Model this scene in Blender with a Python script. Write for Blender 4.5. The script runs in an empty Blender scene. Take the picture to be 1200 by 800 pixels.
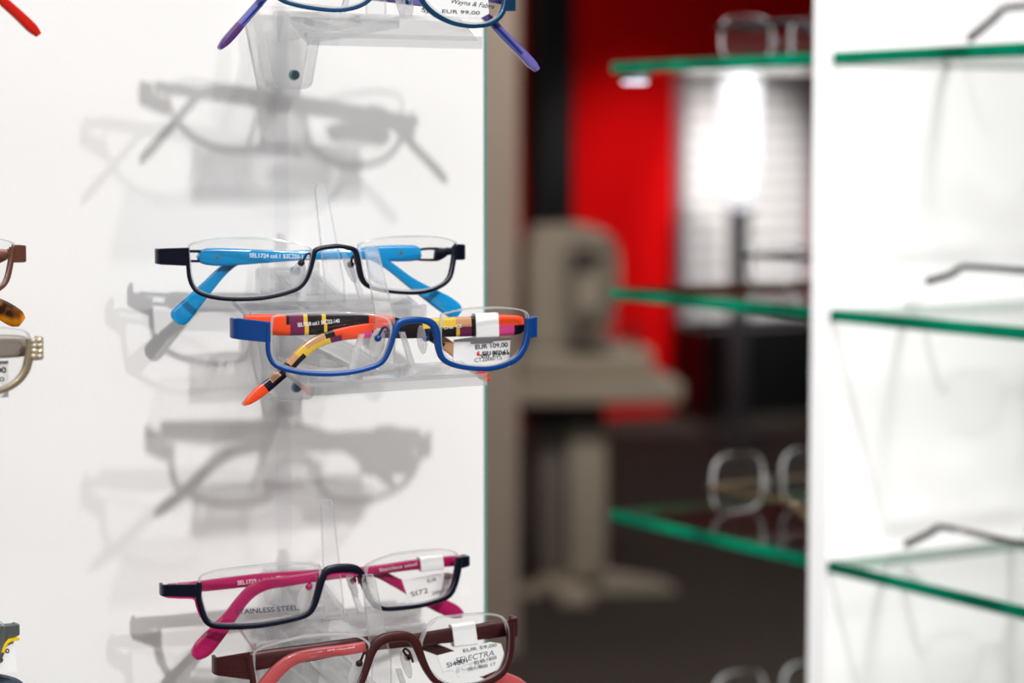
import bpy, bmesh, math, random
from mathutils import Vector, Matrix
random.seed(7)
SC = bpy.context.scene
COL = SC.collection
# ------------------------------------------------------------------ camera
LENS = 85.0
F = 1200 * LENS / 36
H = 1.45
YAW, PIT = math.radians(31.3), math.radians(4.74)
fwd = Vector((math.sin(YAW) * math.cos(PIT), math.cos(YAW) * math.cos(PIT), -math.sin(PIT)))
rt = Vector((math.cos(YAW), -math.sin(YAW), 0))
up = rt.cross(fwd)
C = Vector((0, 0, H))
cd = bpy.data.cameras.new('camera'); cam = bpy.data.objects.new('camera', cd); COL.objects.link(cam)
cam.location = C
cam.rotation_euler = (math.pi / 2 - PIT, 0, -YAW)
cd.lens = LENS; cd.sensor_width = 36; cd.clip_start = .02; cd.clip_end = 60
cd.dof.use_dof = True; cd.dof.focus_distance = 1.0; cd.dof.aperture_fstop = 7.2
SC.camera = cam

def ray(x, y): return fwd + rt * ((x - 600) / F) + up * ((400 - y) / F)
def on_y(x, y, Y): r = ray(x, y); return C + r * (Y / r.y)
def on_x(x, y, X): r = ray(x, y); return C + r * (X / r.x)
def on_z(x, y, Z): r = ray(x, y); return C + r * ((Z - H) / r.z)

# ------------------------------------------------------------------ materials
def lin(c):
    return tuple((v / 12.92 if v <= .04045 else ((v + .055) / 1.055) ** 2.4) for v in (k / 255 for k in c)) + (1,)

def new_mat(name):
    m = bpy.data.materials.new(name); m.use_nodes = True
    nt = m.node_tree; b = nt.nodes['Principled BSDF']
    return m, nt, b

def pmat(name, rgb, rough=.4, metal=0.0, spec=.5, noise=0.0, scale=40, bump=0.0, coat=0.0):
    m, nt, b = new_mat(name)
    b.inputs['Roughness'].default_value = rough; b.inputs['Metallic'].default_value = metal
    b.inputs['Specular IOR Level'].default_value = spec; b.inputs['Coat Weight'].default_value = coat
    c = lin(rgb)
    b.inputs['Base Color'].default_value = c
    if noise or bump:
        tc = nt.nodes.new('ShaderNodeTexCoord'); n = nt.nodes.new('ShaderNodeTexNoise')
        n.inputs['Scale'].default_value = scale; n.inputs['Detail'].default_value = 4
        nt.links.new(tc.outputs['Object'], n.inputs['Vector'])
        if noise:
            r = nt.nodes.new('ShaderNodeValToRGB')
            r.color_ramp.elements[0].position = .35; r.color_ramp.elements[1].position = .65
            r.color_ramp.elements[0].color = tuple(max(0, v * (1 - noise)) for v in c[:3]) + (1,)
            r.color_ramp.elements[1].color = tuple(min(1, v * (1 + noise)) for v in c[:3]) + (1,)
            nt.links.new(n.outputs['Fac'], r.inputs['Fac']); nt.links.new(r.outputs['Color'], b.inputs['Base Color'])
        if bump:
            bp = nt.nodes.new('ShaderNodeBump'); bp.inputs['Strength'].default_value = bump; bp.inputs['Distance'].default_value = .002
            nt.links.new(n.outputs['Fac'], bp.inputs['Height']); nt.links.new(bp.outputs['Normal'], b.inputs['Normal'])
    return m

def clear_mat(name, tint=(.98, .985, .985), haze=0.0, haze_col=(.95, .95, .96), gloss=1.0, rough=.02, ior=1.49, refr=0.0):
    """see-through sheet: transmits, mirrors by Fresnel, with a little milky haze"""
    m = bpy.data.materials.new(name); m.use_nodes = True
    nt = m.node_tree; nt.nodes.clear()
    N, L = nt.nodes.new, nt.links.new
    out = N('ShaderNodeOutputMaterial')
    tr = N('ShaderNodeBsdfTransparent'); tr.inputs['Color'].default_value = tint + (1,)
    base = tr.outputs[0]
    if refr:
        rf = N('ShaderNodeBsdfRefraction'); rf.inputs['IOR'].default_value = 1.2; rf.inputs['Roughness'].default_value = .05
        rf.inputs['Color'].default_value = tint + (1,)
        mx = N('ShaderNodeMixShader'); mx.inputs[0].default_value = refr
        L(base, mx.inputs[1]); L(rf.outputs[0], mx.inputs[2]); base = mx.outputs[0]
    if haze:
        df = N('ShaderNodeBsdfDiffuse'); df.inputs['Color'].default_value = haze_col + (1,)
        tl = N('ShaderNodeBsdfTranslucent'); tl.inputs['Color'].default_value = haze_col + (1,)
        a = N('ShaderNodeMixShader'); a.inputs[0].default_value = .5
        L(df.outputs[0], a.inputs[1]); L(tl.outputs[0], a.inputs[2])
        mx = N('ShaderNodeMixShader'); mx.inputs[0].default_value = haze
        L(base, mx.inputs[1]); L(a.outputs[0], mx.inputs[2]); base = mx.outputs[0]
    gl = N('ShaderNodeBsdfGlossy'); gl.inputs['Roughness'].default_value = rough
    fr = N('ShaderNodeFresnel'); fr.inputs['IOR'].default_value = ior
    # light that leaves the back of the sheet meets the same weak mirror, never total reflection
    geo = N('ShaderNodeNewGeometry'); ml = N('ShaderNodeMath'); ml.operation = 'MULTIPLY'; ml.inputs[1].default_value = gloss
    sub = N('ShaderNodeMath'); sub.operation = 'SUBTRACT'; sub.inputs[0].default_value = 1
    L(geo.outputs['Backfacing'], sub.inputs[1])
    m2 = N('ShaderNodeMath'); m2.operation = 'MULTIPLY'
    L(fr.outputs[0], ml.inputs[0]); L(ml.outputs[0], m2.inputs[0]); L(sub.outputs[0], m2.inputs[1])
    mx = N('ShaderNodeMixShader'); L(m2.outputs[0], mx.inputs[0]); L(base, mx.inputs[1]); L(gl.outputs[0], mx.inputs[2])
    L(mx.outputs[0], out.inputs['Surface'])
    return m

def ramp_mat(name, top, bot, rough=.18):
    """acetate with colour blocks along its length (u) and two laminated layers across it (v)"""
    m, nt, b = new_mat(name)
    N, L = nt.nodes.new, nt.links.new
    uv = N('ShaderNodeUVMap'); uv.uv_map = 'UV'; sp = N('ShaderNodeSeparateXYZ'); L(uv.outputs[0], sp.inputs[0])
    def ramp(stops):
        r = N('ShaderNodeValToRGB'); r.color_ramp.interpolation = 'CONSTANT'
        e = r.color_ramp.elements
        while len(e) < len(stops): e.new(.5)
        for k, (p, c) in enumerate(stops): e[k].position = p; e[k].color = lin(c)
        L(sp.outputs[0], r.inputs[0]); return r
    a, c = ramp(top), ramp(bot)
    gt = N('ShaderNodeMath'); gt.operation = 'GREATER_THAN'; gt.inputs[1].default_value = .5; L(sp.outputs[1], gt.inputs[0])
    mx = N('ShaderNodeMix'); mx.data_type = 'RGBA'
    L(gt.outputs[0], mx.inputs[0]); L(c.outputs[0], mx.inputs[6]); L(a.outputs[0], mx.inputs[7])
    L(mx.outputs[2], b.inputs['Base Color']); b.inputs['Roughness'].default_value = rough; b.inputs['Coat Weight'].default_value = .5
    return m

def mesh_metal(name, dark, light, scale=900):
    """metal sheet with a fine diagonal perforation"""
    m, nt, b = new_mat(name)
    N, L = nt.nodes.new, nt.links.new
    tc = N('ShaderNodeTexCoord'); mp = N('ShaderNodeMapping'); mp.inputs['Rotation'].default_value = (0, math.radians(45), 0)
    mp.inputs['Scale'].default_value = (scale, scale, scale)
    L(tc.outputs['Object'], mp.inputs[0])
    sp = N('ShaderNodeSeparateXYZ'); L(mp.outputs[0], sp.inputs[0])
    s = []
    for k in (0, 2):
        q = N('ShaderNodeMath'); q.operation = 'SINE'; L(sp.outputs[k], q.inputs[0]); s.append(q)
    mu = N('ShaderNodeMath'); mu.operation = 'MULTIPLY'; L(s[0].outputs[0], mu.inputs[0]); L(s[1].outputs[0], mu.inputs[1])
    r = N('ShaderNodeValToRGB'); r.color_ramp.elements[0].position = .25; r.color_ramp.elements[1].position = .5
    r.color_ramp.elements[0].color = lin(dark); r.color_ramp.elements[1].color = lin(light)
    L(mu.outputs[0], r.inputs[0]); L(r.outputs[0], b.inputs['Base Color'])
    b.inputs['Roughness'].default_value = .4; b.inputs['Metallic'].default_value = .3
    return m

def tortoise(name, a, c):
    m, nt, b = new_mat(name)
    N, L = nt.nodes.new, nt.links.new
    tc = N('ShaderNodeTexCoord'); n = N('ShaderNodeTexNoise'); n.inputs['Scale'].default_value = 90
    L(tc.outputs['Object'], n.inputs[0]); r = N('ShaderNodeValToRGB')
    r.color_ramp.elements[0].position = .45; r.color_ramp.elements[1].position = .58
    r.color_ramp.elements[0].color = lin(a); r.color_ramp.elements[1].color = lin(c)
    L(n.outputs[0], r.inputs[0]); L(r.outputs[0], b.inputs['Base Color']); b.inputs['Roughness'].default_value = .15
    return m

def emit_mat(name, rgb, s):
    m, nt, b = new_mat(name)
    b.inputs['Base Color'].default_value = lin(rgb); b.inputs['Emission Color'].default_value = lin(rgb); b.inputs['Emission Strength'].default_value = s
    return m

WHITE = pmat('white_laminate', (240, 239, 238), .45, spec=.3, bump=.05, scale=300)
ACR = clear_mat('clear_acrylic', (.99, .992, .995), haze=.06, refr=.25)
RAILM = clear_mat('clear_rail', (.99, .99, .992), gloss=.6)
ACR_E = clear_mat('polished_acrylic_edge', (.97, .975, .98), haze=.42, haze_col=(.97, .97, .98), gloss=2.2, rough=.08)
LENSM = clear_mat('lens_plastic', (.985, .985, .985), gloss=.9, rough=.01)
LENSE = clear_mat('lens_edge', (.93, .94, .95), haze=.5, haze_col=(.78, .79, .80), gloss=1.5, rough=.1)
LENSE2 = clear_mat('thick_lens_edge', (.93, .94, .95), haze=.8, haze_col=(.95, .95, .95), gloss=2, rough=.12)
GLASS = clear_mat('shelf_glass', (.985, .993, .99), gloss=1.0, rough=.0, ior=1.52)
GLASSE = pmat('green_glass_edge', (0, 104, 76), .12, spec=.5, noise=.4, scale=22)
STEEL = pmat('steel', (190, 195, 200), .25, 1.0)
SCREW = pmat('zinc_screw', (120, 150, 165), .3, .9)
NAVY = pmat('black_navy_metal', (14, 18, 38), .32, .35)
BLUE = pmat('cobalt_metal', (6, 66, 138), .35, .2)
CYAN = pmat('sky_blue_acetate', (8, 142, 204), .15, coat=.5)
PINK = pmat('raspberry_acetate', (168, 26, 88), .15, coat=.5)
PINKD = pmat('raspberry_metal', (176, 26, 96), .35)
SALMON = pmat('salmon_acetate', (188, 80, 84), .18, coat=.4)
BROWNP = mesh_metal('brown_perforated_metal', (44, 10, 14), (112, 54, 52), 6500)
BROWN = pmat('brown_metal', (50, 14, 18), .4, .3)
BLUET = pmat('steel_blue_metal', (34, 84, 128), .25, .6)
LILAC = pmat('lilac_acetate', (106, 96, 166), .12, coat=.5)
PLUM = pmat('plum_acetate', (84, 50, 112), .12, coat=.5)
WHITEC = pmat('white_card', (246, 246, 246), .5)
INK = pmat('black_ink', (24, 24, 30), .6)
INKW = pmat('white_ink', (245, 245, 245), .5)
REDINK = pmat('red_ink', (220, 30, 50), .5)
PADM = clear_mat('clear_silicone', (.96, .965, .97), haze=.3, gloss=1.4, rough=.06)

def mats_of(m): return m if isinstance(m, (list, tuple)) else [m]
def obj(name, bm, m, parent=None, smooth=35):
    bmesh.ops.recalc_face_normals(bm, faces=bm.faces[:])
    me = bpy.data.meshes.new(name); bm.to_mesh(me); bm.free()
    for k in mats_of(m): me.materials.append(k)
    if smooth:
        me.polygons.foreach_set('use_smooth', [True] * len(me.polygons))
        me.set_sharp_from_angle(angle=math.radians(smooth))
    o = bpy.data.objects.new(name, me); COL.objects.link(o)
    if parent: o.parent = parent
    return o
def tag(o, label, cat, group=None):
    o['label'] = label; o['category'] = cat
    if group: o['group'] = group
    return o
def empty(name, loc, label=None, cat=None, group=None, rz=0):
    o = bpy.data.objects.new(name, None); COL.objects.link(o); o.location = loc; o.rotation_euler = (0, 0, rz)
    o.empty_display_size = .02
    if label: tag(o, label, cat, group)
    return o
def struct(name, bm, m, smooth=None):
    o = obj(name, bm, m, None, smooth); o['kind'] = 'structure'; return o

def add_box(bm, a, b, mi=0, bev=0.0):
    r = bmesh.ops.create_cube(bm, size=1)
    vs = r['verts']
    c = [(a[i] + b[i]) / 2 for i in range(3)]; s = [abs(b[i] - a[i]) for i in range(3)]
    for v in vs: v.co = Vector((c[i] + v.co[i] * s[i] for i in range(3)))
    fs = {f for v in vs for f in v.link_faces}
    for f in fs: f.material_index = mi
    if bev:
        es = {e for v in vs for e in v.link_edges}
        bmesh.ops.bevel(bm, geom=list(es), offset=bev, segments=2, affect='EDGES', profile=.5)
    return vs
def box(a, b, bev=0.0):
    bm = bmesh.new(); add_box(bm, a, b, 0, bev); return bm
def add_tube(bm, pts, r, n=8, mi=0):
    pts = [Vector(p) for p in pts]; rings = []
    rad = r if isinstance(r, (list, tuple)) else [r] * len(pts)
    ref = None
    for i, p in enumerate(pts):
        t = (pts[min(i + 1, len(pts) - 1)] - pts[max(i - 1, 0)]).normalized()
        if ref is None: ref = Vector((0, 0, 1)) if abs(t.z) < .9 else Vector((1, 0, 0))
        u = (ref - t * ref.dot(t)).normalized(); ref = u; w = t.cross(u)
        rings.append([bm.verts.new(p + (u * math.cos(k * 2 * math.pi / n) + w * math.sin(k * 2 * math.pi / n)) * rad[i]) for k in range(n)])
    for a, b in zip(rings, rings[1:]):
        for k in range(n):
            f = bm.faces.new((a[k], a[(k + 1) % n], b[(k + 1) % n], b[k])); f.material_index = mi
    for g in (rings[0][::-1], rings[-1]):
        f = bm.faces.new(g); f.material_index = mi
def add_ball(bm, c, s, mi=0, rot=None, seg=14):
    r = bmesh.ops.create_uvsphere(bm, u_segments=seg, v_segments=seg // 2 + 1, radius=1)
    for v in r['verts']:
        q = Vector((v.co.x * s[0], v.co.y * s[1], v.co.z * s[2]))
        if rot: q = rot @ q
        v.co = q + Vector(c)
    for f in {f for v in r['verts'] for f in v.link_faces}: f.material_index = mi
def add_cyl(bm, a, b, r0, r1=None, n=24, mi=0):
    add_tube(bm, [a, b], [r0, r0 if r1 is None else r1], n, mi)
def add_prism(bm, prof, axis, a, b, mi=0, emi=None, thin=.0046):
    """closed 2-D profile extruded along axis ('x','y','z') from a to b; narrow faces get emi"""
    def mk(p, t):
        return {'x': (t, p[0], p[1]), 'y': (p[0], t, p[1]), 'z': (p[0], p[1], t)}[axis]
    A = [bm.verts.new(mk(p, a)) for p in prof]; B = [bm.verts.new(mk(p, b)) for p in prof]
    fs = [bm.faces.new(A), bm.faces.new(B[::-1])]
    n = len(prof)
    for k in range(n): fs.append(bm.faces.new((A[k], B[k], B[(k + 1) % n], A[(k + 1) % n])))
    for i, f in enumerate(fs):
        f.material_index = mi
        if emi is not None:
            w = f.calc_area() / max(e.calc_length() for e in f.edges)
            if w < thin: f.material_index = emi
    return fs
def catmull(pts, n=5):
    out = []
    for i in range(len(pts) - 1):
        p0 = pts[max(i - 1, 0)]; p1 = pts[i]; p2 = pts[i + 1]; p3 = pts[min(i + 2, len(pts) - 1)]
        for k in range(n):
            t = k / n
            out.append(tuple(.5 * ((2 * b) + (c - a) * t + (2 * a - 5 * b + 4 * c - d) * t * t + (3 * b - a - 3 * c + d) * t ** 3) for a, b, c, d in zip(p0, p1, p2, p3)))
    out.append(tuple(pts[-1])); return out
def catmull_closed(pts, n=4):
    m = len(pts); ext = [pts[-1]] + list(pts) + [pts[0], pts[1]]
    return catmull(ext, n)[n:n * (m + 1)]

def text_mesh(s, bold=0.0, shear=0.0):
    cu = bpy.data.curves.new('lettering', 'FONT'); cu.body = s; cu.resolution_u = 3; cu.offset = bold; cu.shear = shear
    t = bpy.data.objects.new('lettering', cu); COL.objects.link(t)
    dg = bpy.context.evaluated_depsgraph_get(); me = bpy.data.meshes.new_from_object(t.evaluated_get(dg))
    bpy.data.objects.remove(t); bpy.data.curves.remove(cu)
    return me

# ------------------------------------------------------------------ the eyewear
YP = .9853                                    # front face of the tall display panel
class Spec:
    """a pair of spectacles: outlines measured on the photo, laid on its curved front (radius R) in millimetre-true local space"""
    def __init__(s, bx, by, d, yaw, R=.150):
        s.O = on_y(bx, by, YP - d); s.a = math.radians(yaw); s.R = R
        s.ex = Vector((math.cos(s.a), math.sin(s.a), 0)); s.ey = Vector((-math.sin(s.a), math.cos(s.a), 0))
    def front(s, x, y):
        r = ray(x, y); o = C - s.O
        ax, ay = r.dot(s.ex), r.dot(s.ey); bx, by = o.dot(s.ex), o.dot(s.ey) - s.R
        A = ax * ax + ay * ay; B = 2 * (ax * bx + ay * by); c = bx * bx + by * by - s.R ** 2
        t = (-B - math.sqrt(max(0, B * B - 4 * A * c))) / (2 * A)
        p = o + r * t
        return s.R * math.asin(max(-1, min(1, p.dot(s.ex) / s.R))), p.z
    def front3(s, q, n=0.0):
        a = q[0] / s.R
        return Vector(((s.R + n) * math.sin(a), s.R - (s.R + n) * math.cos(a), q[1]))
    def plane(s, x, y, off):
        r = ray(x, y); o = C - s.O
        t = (off - o.dot(s.ey)) / r.dot(s.ey); p = o + r * t
        return p.dot(s.ex), p.z

def band(pts, to2, to3, thick, n=5, mats=(0,), split=None, pw=.55, nseg=14):
    """ribbon with a rounded-box section along pts = (px, py, width px)"""
    P = catmull(pts, n)
    bm = bmesh.new(); uvl = bm.loops.layers.uv.new('UV')
    rings = []; us = []; L = 0
    for i, p in enumerate(P):
        a, b = P[max(i - 1, 0)], P[min(i + 1, len(P) - 1)]
        tx, ty = b[0] - a[0], b[1] - a[1]; l = math.hypot(tx, ty) or 1; nx, ny = ty / l, -tx / l
        if i: L += math.hypot(p[0] - P[i - 1][0], p[1] - P[i - 1][1])
        w = max(p[2], .3) / 2
        e1 = Vector(to2(p[0] + nx * w, p[1] + ny * w)); e2 = Vector(to2(p[0] - nx * w, p[1] - ny * w))
        c = (e1 + e2) / 2; h = (e1 - e2) / 2
        tk = thick if not callable(thick) else thick(i / (len(P) - 1))
        ring = []
        for k in range(nseg):
            f = 2 * math.pi * (k + .5) / nseg; cs, sn = math.cos(f), math.sin(f)
            A = math.copysign(abs(cs) ** pw, cs); B = math.copysign(abs(sn) ** pw, sn)
            ring.append((bm.verts.new(to3(c + h * A, B * tk / 2)), (A + 1) / 2, B))
        rings.append(ring); us.append(L)
    for i in range(len(rings) - 1):
        for k in range(nseg):
            k2 = (k + 1) % nseg
            q = (rings[i][k], rings[i][k2], rings[i + 1][k2], rings[i + 1][k])
            f = bm.faces.new([z[0] for z in q])
            if split is not None and sum(z[2] for z in q) / 4 < split: f.material_index = 1
            uu = (us[i], us[i], us[i + 1], us[i + 1])
            for lp, z, u in zip(f.loops, q, uu): lp[uvl].uv = (u / L, z[1])
    for g, u in ((rings[0][::-1], 0), (rings[-1], 1)):
        f = bm.faces.new([z[0] for z in g])
        for lp, z in zip(f.loops, g): lp[uvl].uv = (u, z[1])
    return bm

def lens_bm(spec, outline, th=.0020):
    o2 = [Vector(spec.front(*p)) for p in catmull_closed(outline, 4)]
    c = sum(o2, Vector((0, 0))) / len(o2); bm = bmesh.new(); n = len(o2)
    sides = []
    for sgn in (1, -1):
        ins = .0011 if sgn > 0 else .0005
        rings = [[bm.verts.new(spec.front3(c + (p - c) * (1 if k == 1 else (1 - ins / (p - c).length if k == 0 else k)), sgn * (th / 2 - (.0003 if k == 1 else 0)))) for p in o2] for k in (1, 0, .8, .55, .3)]
        ce = bm.verts.new(spec.front3(c, sgn * th / 2))
        for a, b in zip(rings, rings[1:]):
            for k in range(n): bm.faces.new((a[k], a[(k + 1) % n], b[(k + 1) % n], b[k])).material_index = 1 if a is rings[0] else 0
        for k in range(n): bm.faces.new((rings[-1][k], rings[-1][(k + 1) % n], ce))
        sides.append(rings[0])
    for k in range(n):
        f = bm.faces.new((sides[0][k], sides[0][(k + 1) % n], sides[1][(k + 1) % n], sides[1][k])); f.material_index = 1
    return bm

def end_piece_bm(spec, xi, xo, ti, to, bi, bo, off, th=.0016):
    """the hinge lug: runs along the front to its outer end, then turns back to the folded temple"""
    s_in_t = spec.front(xi, ti); s_out_t = spec.front(xo, to); s_in_b = spec.front(xi, bi); s_out_b = spec.front(xo, bo)
    path = []
    for k in range(7):
        f = k / 6; s = s_in_t[0] + (s_out_t[0] - s_in_t[0]) * f
        zt = s_in_t[1] + (s_out_t[1] - s_in_t[1]) * f; zb = s_in_b[1] + (s_out_b[1] - s_in_b[1]) * f
        path.append((spec.front3((s, zt), 0), spec.front3((s, zb), 0)))
    a, b = path[-1]; sg = 1 if a.x > 0 else -1
    for k, (dx, dy) in enumerate(((.0006, .0007), (.0009, .002), (.0006, .0045), (.0002, max(.006, off - a.y - .0005)))):
        path.append((Vector((a.x + sg * dx, a.y + dy, a.z - .0002)), Vector((b.x + sg * dx, b.y + dy, b.z + .0002))))
    bm = bmesh.new(); rings = []
    for i, (t, q) in enumerate(path):
        d = path[min(i + 1, len(path) - 1)][0] - path[max(i - 1, 0)][0]; d.z = 0; d.normalize(); nn = Vector((d.y, -d.x, 0)) * (th / 2)
        e = Vector((0, 0, .0003))
        rings.append([bm.verts.new(v) for v in (t + nn - e, t + nn * .5, t - nn * .5, t - nn - e, q - nn + e, q - nn * .5, q + nn * .5, q + nn + e)])
    for a, b in zip(rings, rings[1:]):
        for k in range(8): bm.faces.new((a[k], a[(k + 1) % 8], b[(k + 1) % 8], b[k]))
    bm.faces.new(rings[0][::-1]); bm.faces.new(rings[-1])
    return bm

def px_text(s, p0, p1, hpx, to2, to3, lift, m, parent, name='lettering', bold=0.0, shear=0.0):
    me = text_mesh(s, bold, shear)
    if not me.vertices: return None
    xs = [v.co.x for v in me.vertices]; ys = [v.co.y for v in me.vertices]
    x0, x1 = min(xs), max(xs); capm = .72
    dx, dy = (p1[0] - p0[0]), (p1[1] - p0[1]); l = math.hypot(dx, dy)
    for v in me.vertices:
        u = (v.co.x - x0) / (x1 - x0); w = v.co.y / capm * hpx
        px = p0[0] + dx * u + w * dy / l; py = p0[1] + dy * u - w * dx / l
        v.co = to3(Vector(to2(px, py)), lift)
    me.materials.clear(); me.materials.append(m)
    o = bpy.data.objects.new(name, me); COL.objects.link(o); o.parent = parent
    return o

ALL_GLASSES = []
def make_glasses(spec, T, M, label, shift=(0, 0, 0), group=None):
    root = empty('eyeglasses', spec.O + Vector(shift), label, 'eyeglasses', group, spec.a)
    f2 = spec.front; f3 = spec.front3
    # front
    fr = band(T['front'], f2, f3, T.get('ft', .0022), 5, split=(-.25 if T.get('two') else None))
    obj('frame_front', fr, [M['front'], M.get('front2', M['front'])], root)
    # lenses
    for k, key in enumerate(('lensL', 'lensR')):
        lo = obj('lens', lens_bm(spec, T[key]), [LENSM, LENSE], root, 40)
        for t in T.get('lens_text', ()):
            if t[0] == k: px_text(t[1], t[2], t[3], t[4], f2, f3, .0012, t[5], lo, 'imprint', t[6] if len(t) > 6 else 0, t[7] if len(t) > 7 else 0)
    # end pieces
    for key, off in (('endL', T['offL']), ('endR', T['offR'])):
        e = obj('end_piece', end_piece_bm(spec, *T[key], off), M.get('end', M['front']), root, 50)
        for c in T.get('stones', {}).get(key, ()):
            bm = bmesh.new(); q = f2(*c); add_ball(bm, f3(q, .0012), (.0013, .001, .0013), 0, None, 10)
            obj('rhinestone', bm, M['stone'], e)
    for pts, mk in T.get('trims', ()):
        obj('edge_trim', band(pts, f2, f3, T.get('ft', .0022) + .0008, 4, nseg=8), M[mk], root)
    # temples
    for side in 'LR':
        off = T['off' + side]
        t2 = lambda x, y, o=off: spec.plane(x, y, o)
        t3 = lambda q, n=0.0, o=off: Vector((q[0], o - n, q[1]))
        tm = M['temple' + side] if 'temple' + side in M else M['temple']
        bm = band(T['temple' + side], t2, t3, T.get('tt', .0030), 6)
        to = obj('temple', bm, tm, root)
        for bar in T.get('bars' + side, ()):
            obj('hinge_bar', band(bar, t2, t3, .0018, 3, pw=.7, nseg=8), M['metal'], to)
        for w in T.get('core' + side, ()):
            obj('core_wire', band(w, t2, lambda q, n=0.0, o=off: Vector((q[0], o - .0013 - n, q[1])), .0008, 4, nseg=8), M['core'], to)
        for s in T.get('screw' + side, ()):
            q = t2(*s); bm = bmesh.new(); add_cyl(bm, (q[0], off - .0017, q[1]), (q[0], off + .001, q[1]), .0009, None, 12); obj('rivet', bm, STEEL, to)
        for t in T.get('text' + side, ()):
            px_text(t[0], t[1], t[2], t[3], t2, t3, T.get('tt', .003) / 2 + .0002, t[4], to, 'lettering', t[5] if len(t) > 5 else 0)
        tp = T.get('tip' + side)
        if tp: obj('temple_tip', band(tp, t2, t3, T.get('tt', .003) + .0005, 5), M['tip'], to)
        hx = T['end' + side]
        # hinge block behind the lug
        xs = f2(hx[1], (hx[3] + hx[5]) / 2); sg = 1 if xs[0] > 0 else -1
        e3 = f3(xs, 0)
        bm = box((e3.x - sg * .0042, off - .0014, xs[1] - .0017), (e3.x - sg * .0006, off + .0012, xs[1] + .0017), .0003)
        obj('hinge', bm, M.get('metal', M['front']), root)
    # nose pads
    for arm, pad, rot, size in T['pads']:
        bm = bmesh.new(); poff = .0065
        q = spec.plane(pad[0], pad[1], poff)
        add_ball(bm, (q[0], poff, q[1]), size, 0, Matrix.Rotation(math.radians(rot), 3, 'Y'))
        po = obj('nose_pad', bm, PADM, root)
        bm = bmesh.new(); pts = []
        for k, a in enumerate(arm):
            yy = .0008 + (poff - .0015 - .0008) * k / max(1, len(arm) - 1)
            c = spec.plane(a[0], a[1], yy); pts.append((c[0], yy, c[1]))
        pts = catmull(pts, 4)
        add_tube(bm, pts, .00055, 8)
        add_ball(bm, pts[-1], (.0016, .0013, .0015), 0, None, 10)
        obj('pad_arm', bm, M.get('metal', M['front']), po)
    # price tag looped round a temple
    tg = T.get('tag')
    if tg:
        off = T['off' + tg['side']]
        bm = band(tg['wrap'], lambda x, y: spec.plane(x, y, off), lambda q, n=0.0: Vector((q[0], off - n, q[1])), T.get('tt', .003) + .0012, 2, pw=.35)
        po = obj('price_tag', bm, WHITEC, root)
        co = off + tg.get('back', .0035)
        c2 = lambda x, y: spec.plane(x, y, co); c3 = lambda q, n=0.0: Vector((q[0], co - n, q[1]))
        for cd_ in tg['cards']:
            q = [c2(*p) for p in cd_]; bm = bmesh.new()
            A = [bm.verts.new((a, co, b)) for a, b in q]; B = [bm.verts.new((a, co + .0004, b)) for a, b in q]
            bm.faces.new(A); bm.faces.new(B[::-1]); n = len(q)
            for k in range(n): bm.faces.new((A[k], B[k], B[(k + 1) % n], A[(k + 1) % n]))
            obj('card', bm, WHITEC, po, None)
        for t in tg.get('text', ()):
            px_text(t[0], t[1], t[2], t[3], c2, c3, .0002, t[4], po, 'printing', t[5] if len(t) > 5 else 0)
    ALL_GLASSES.append(root)
    return root

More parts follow.
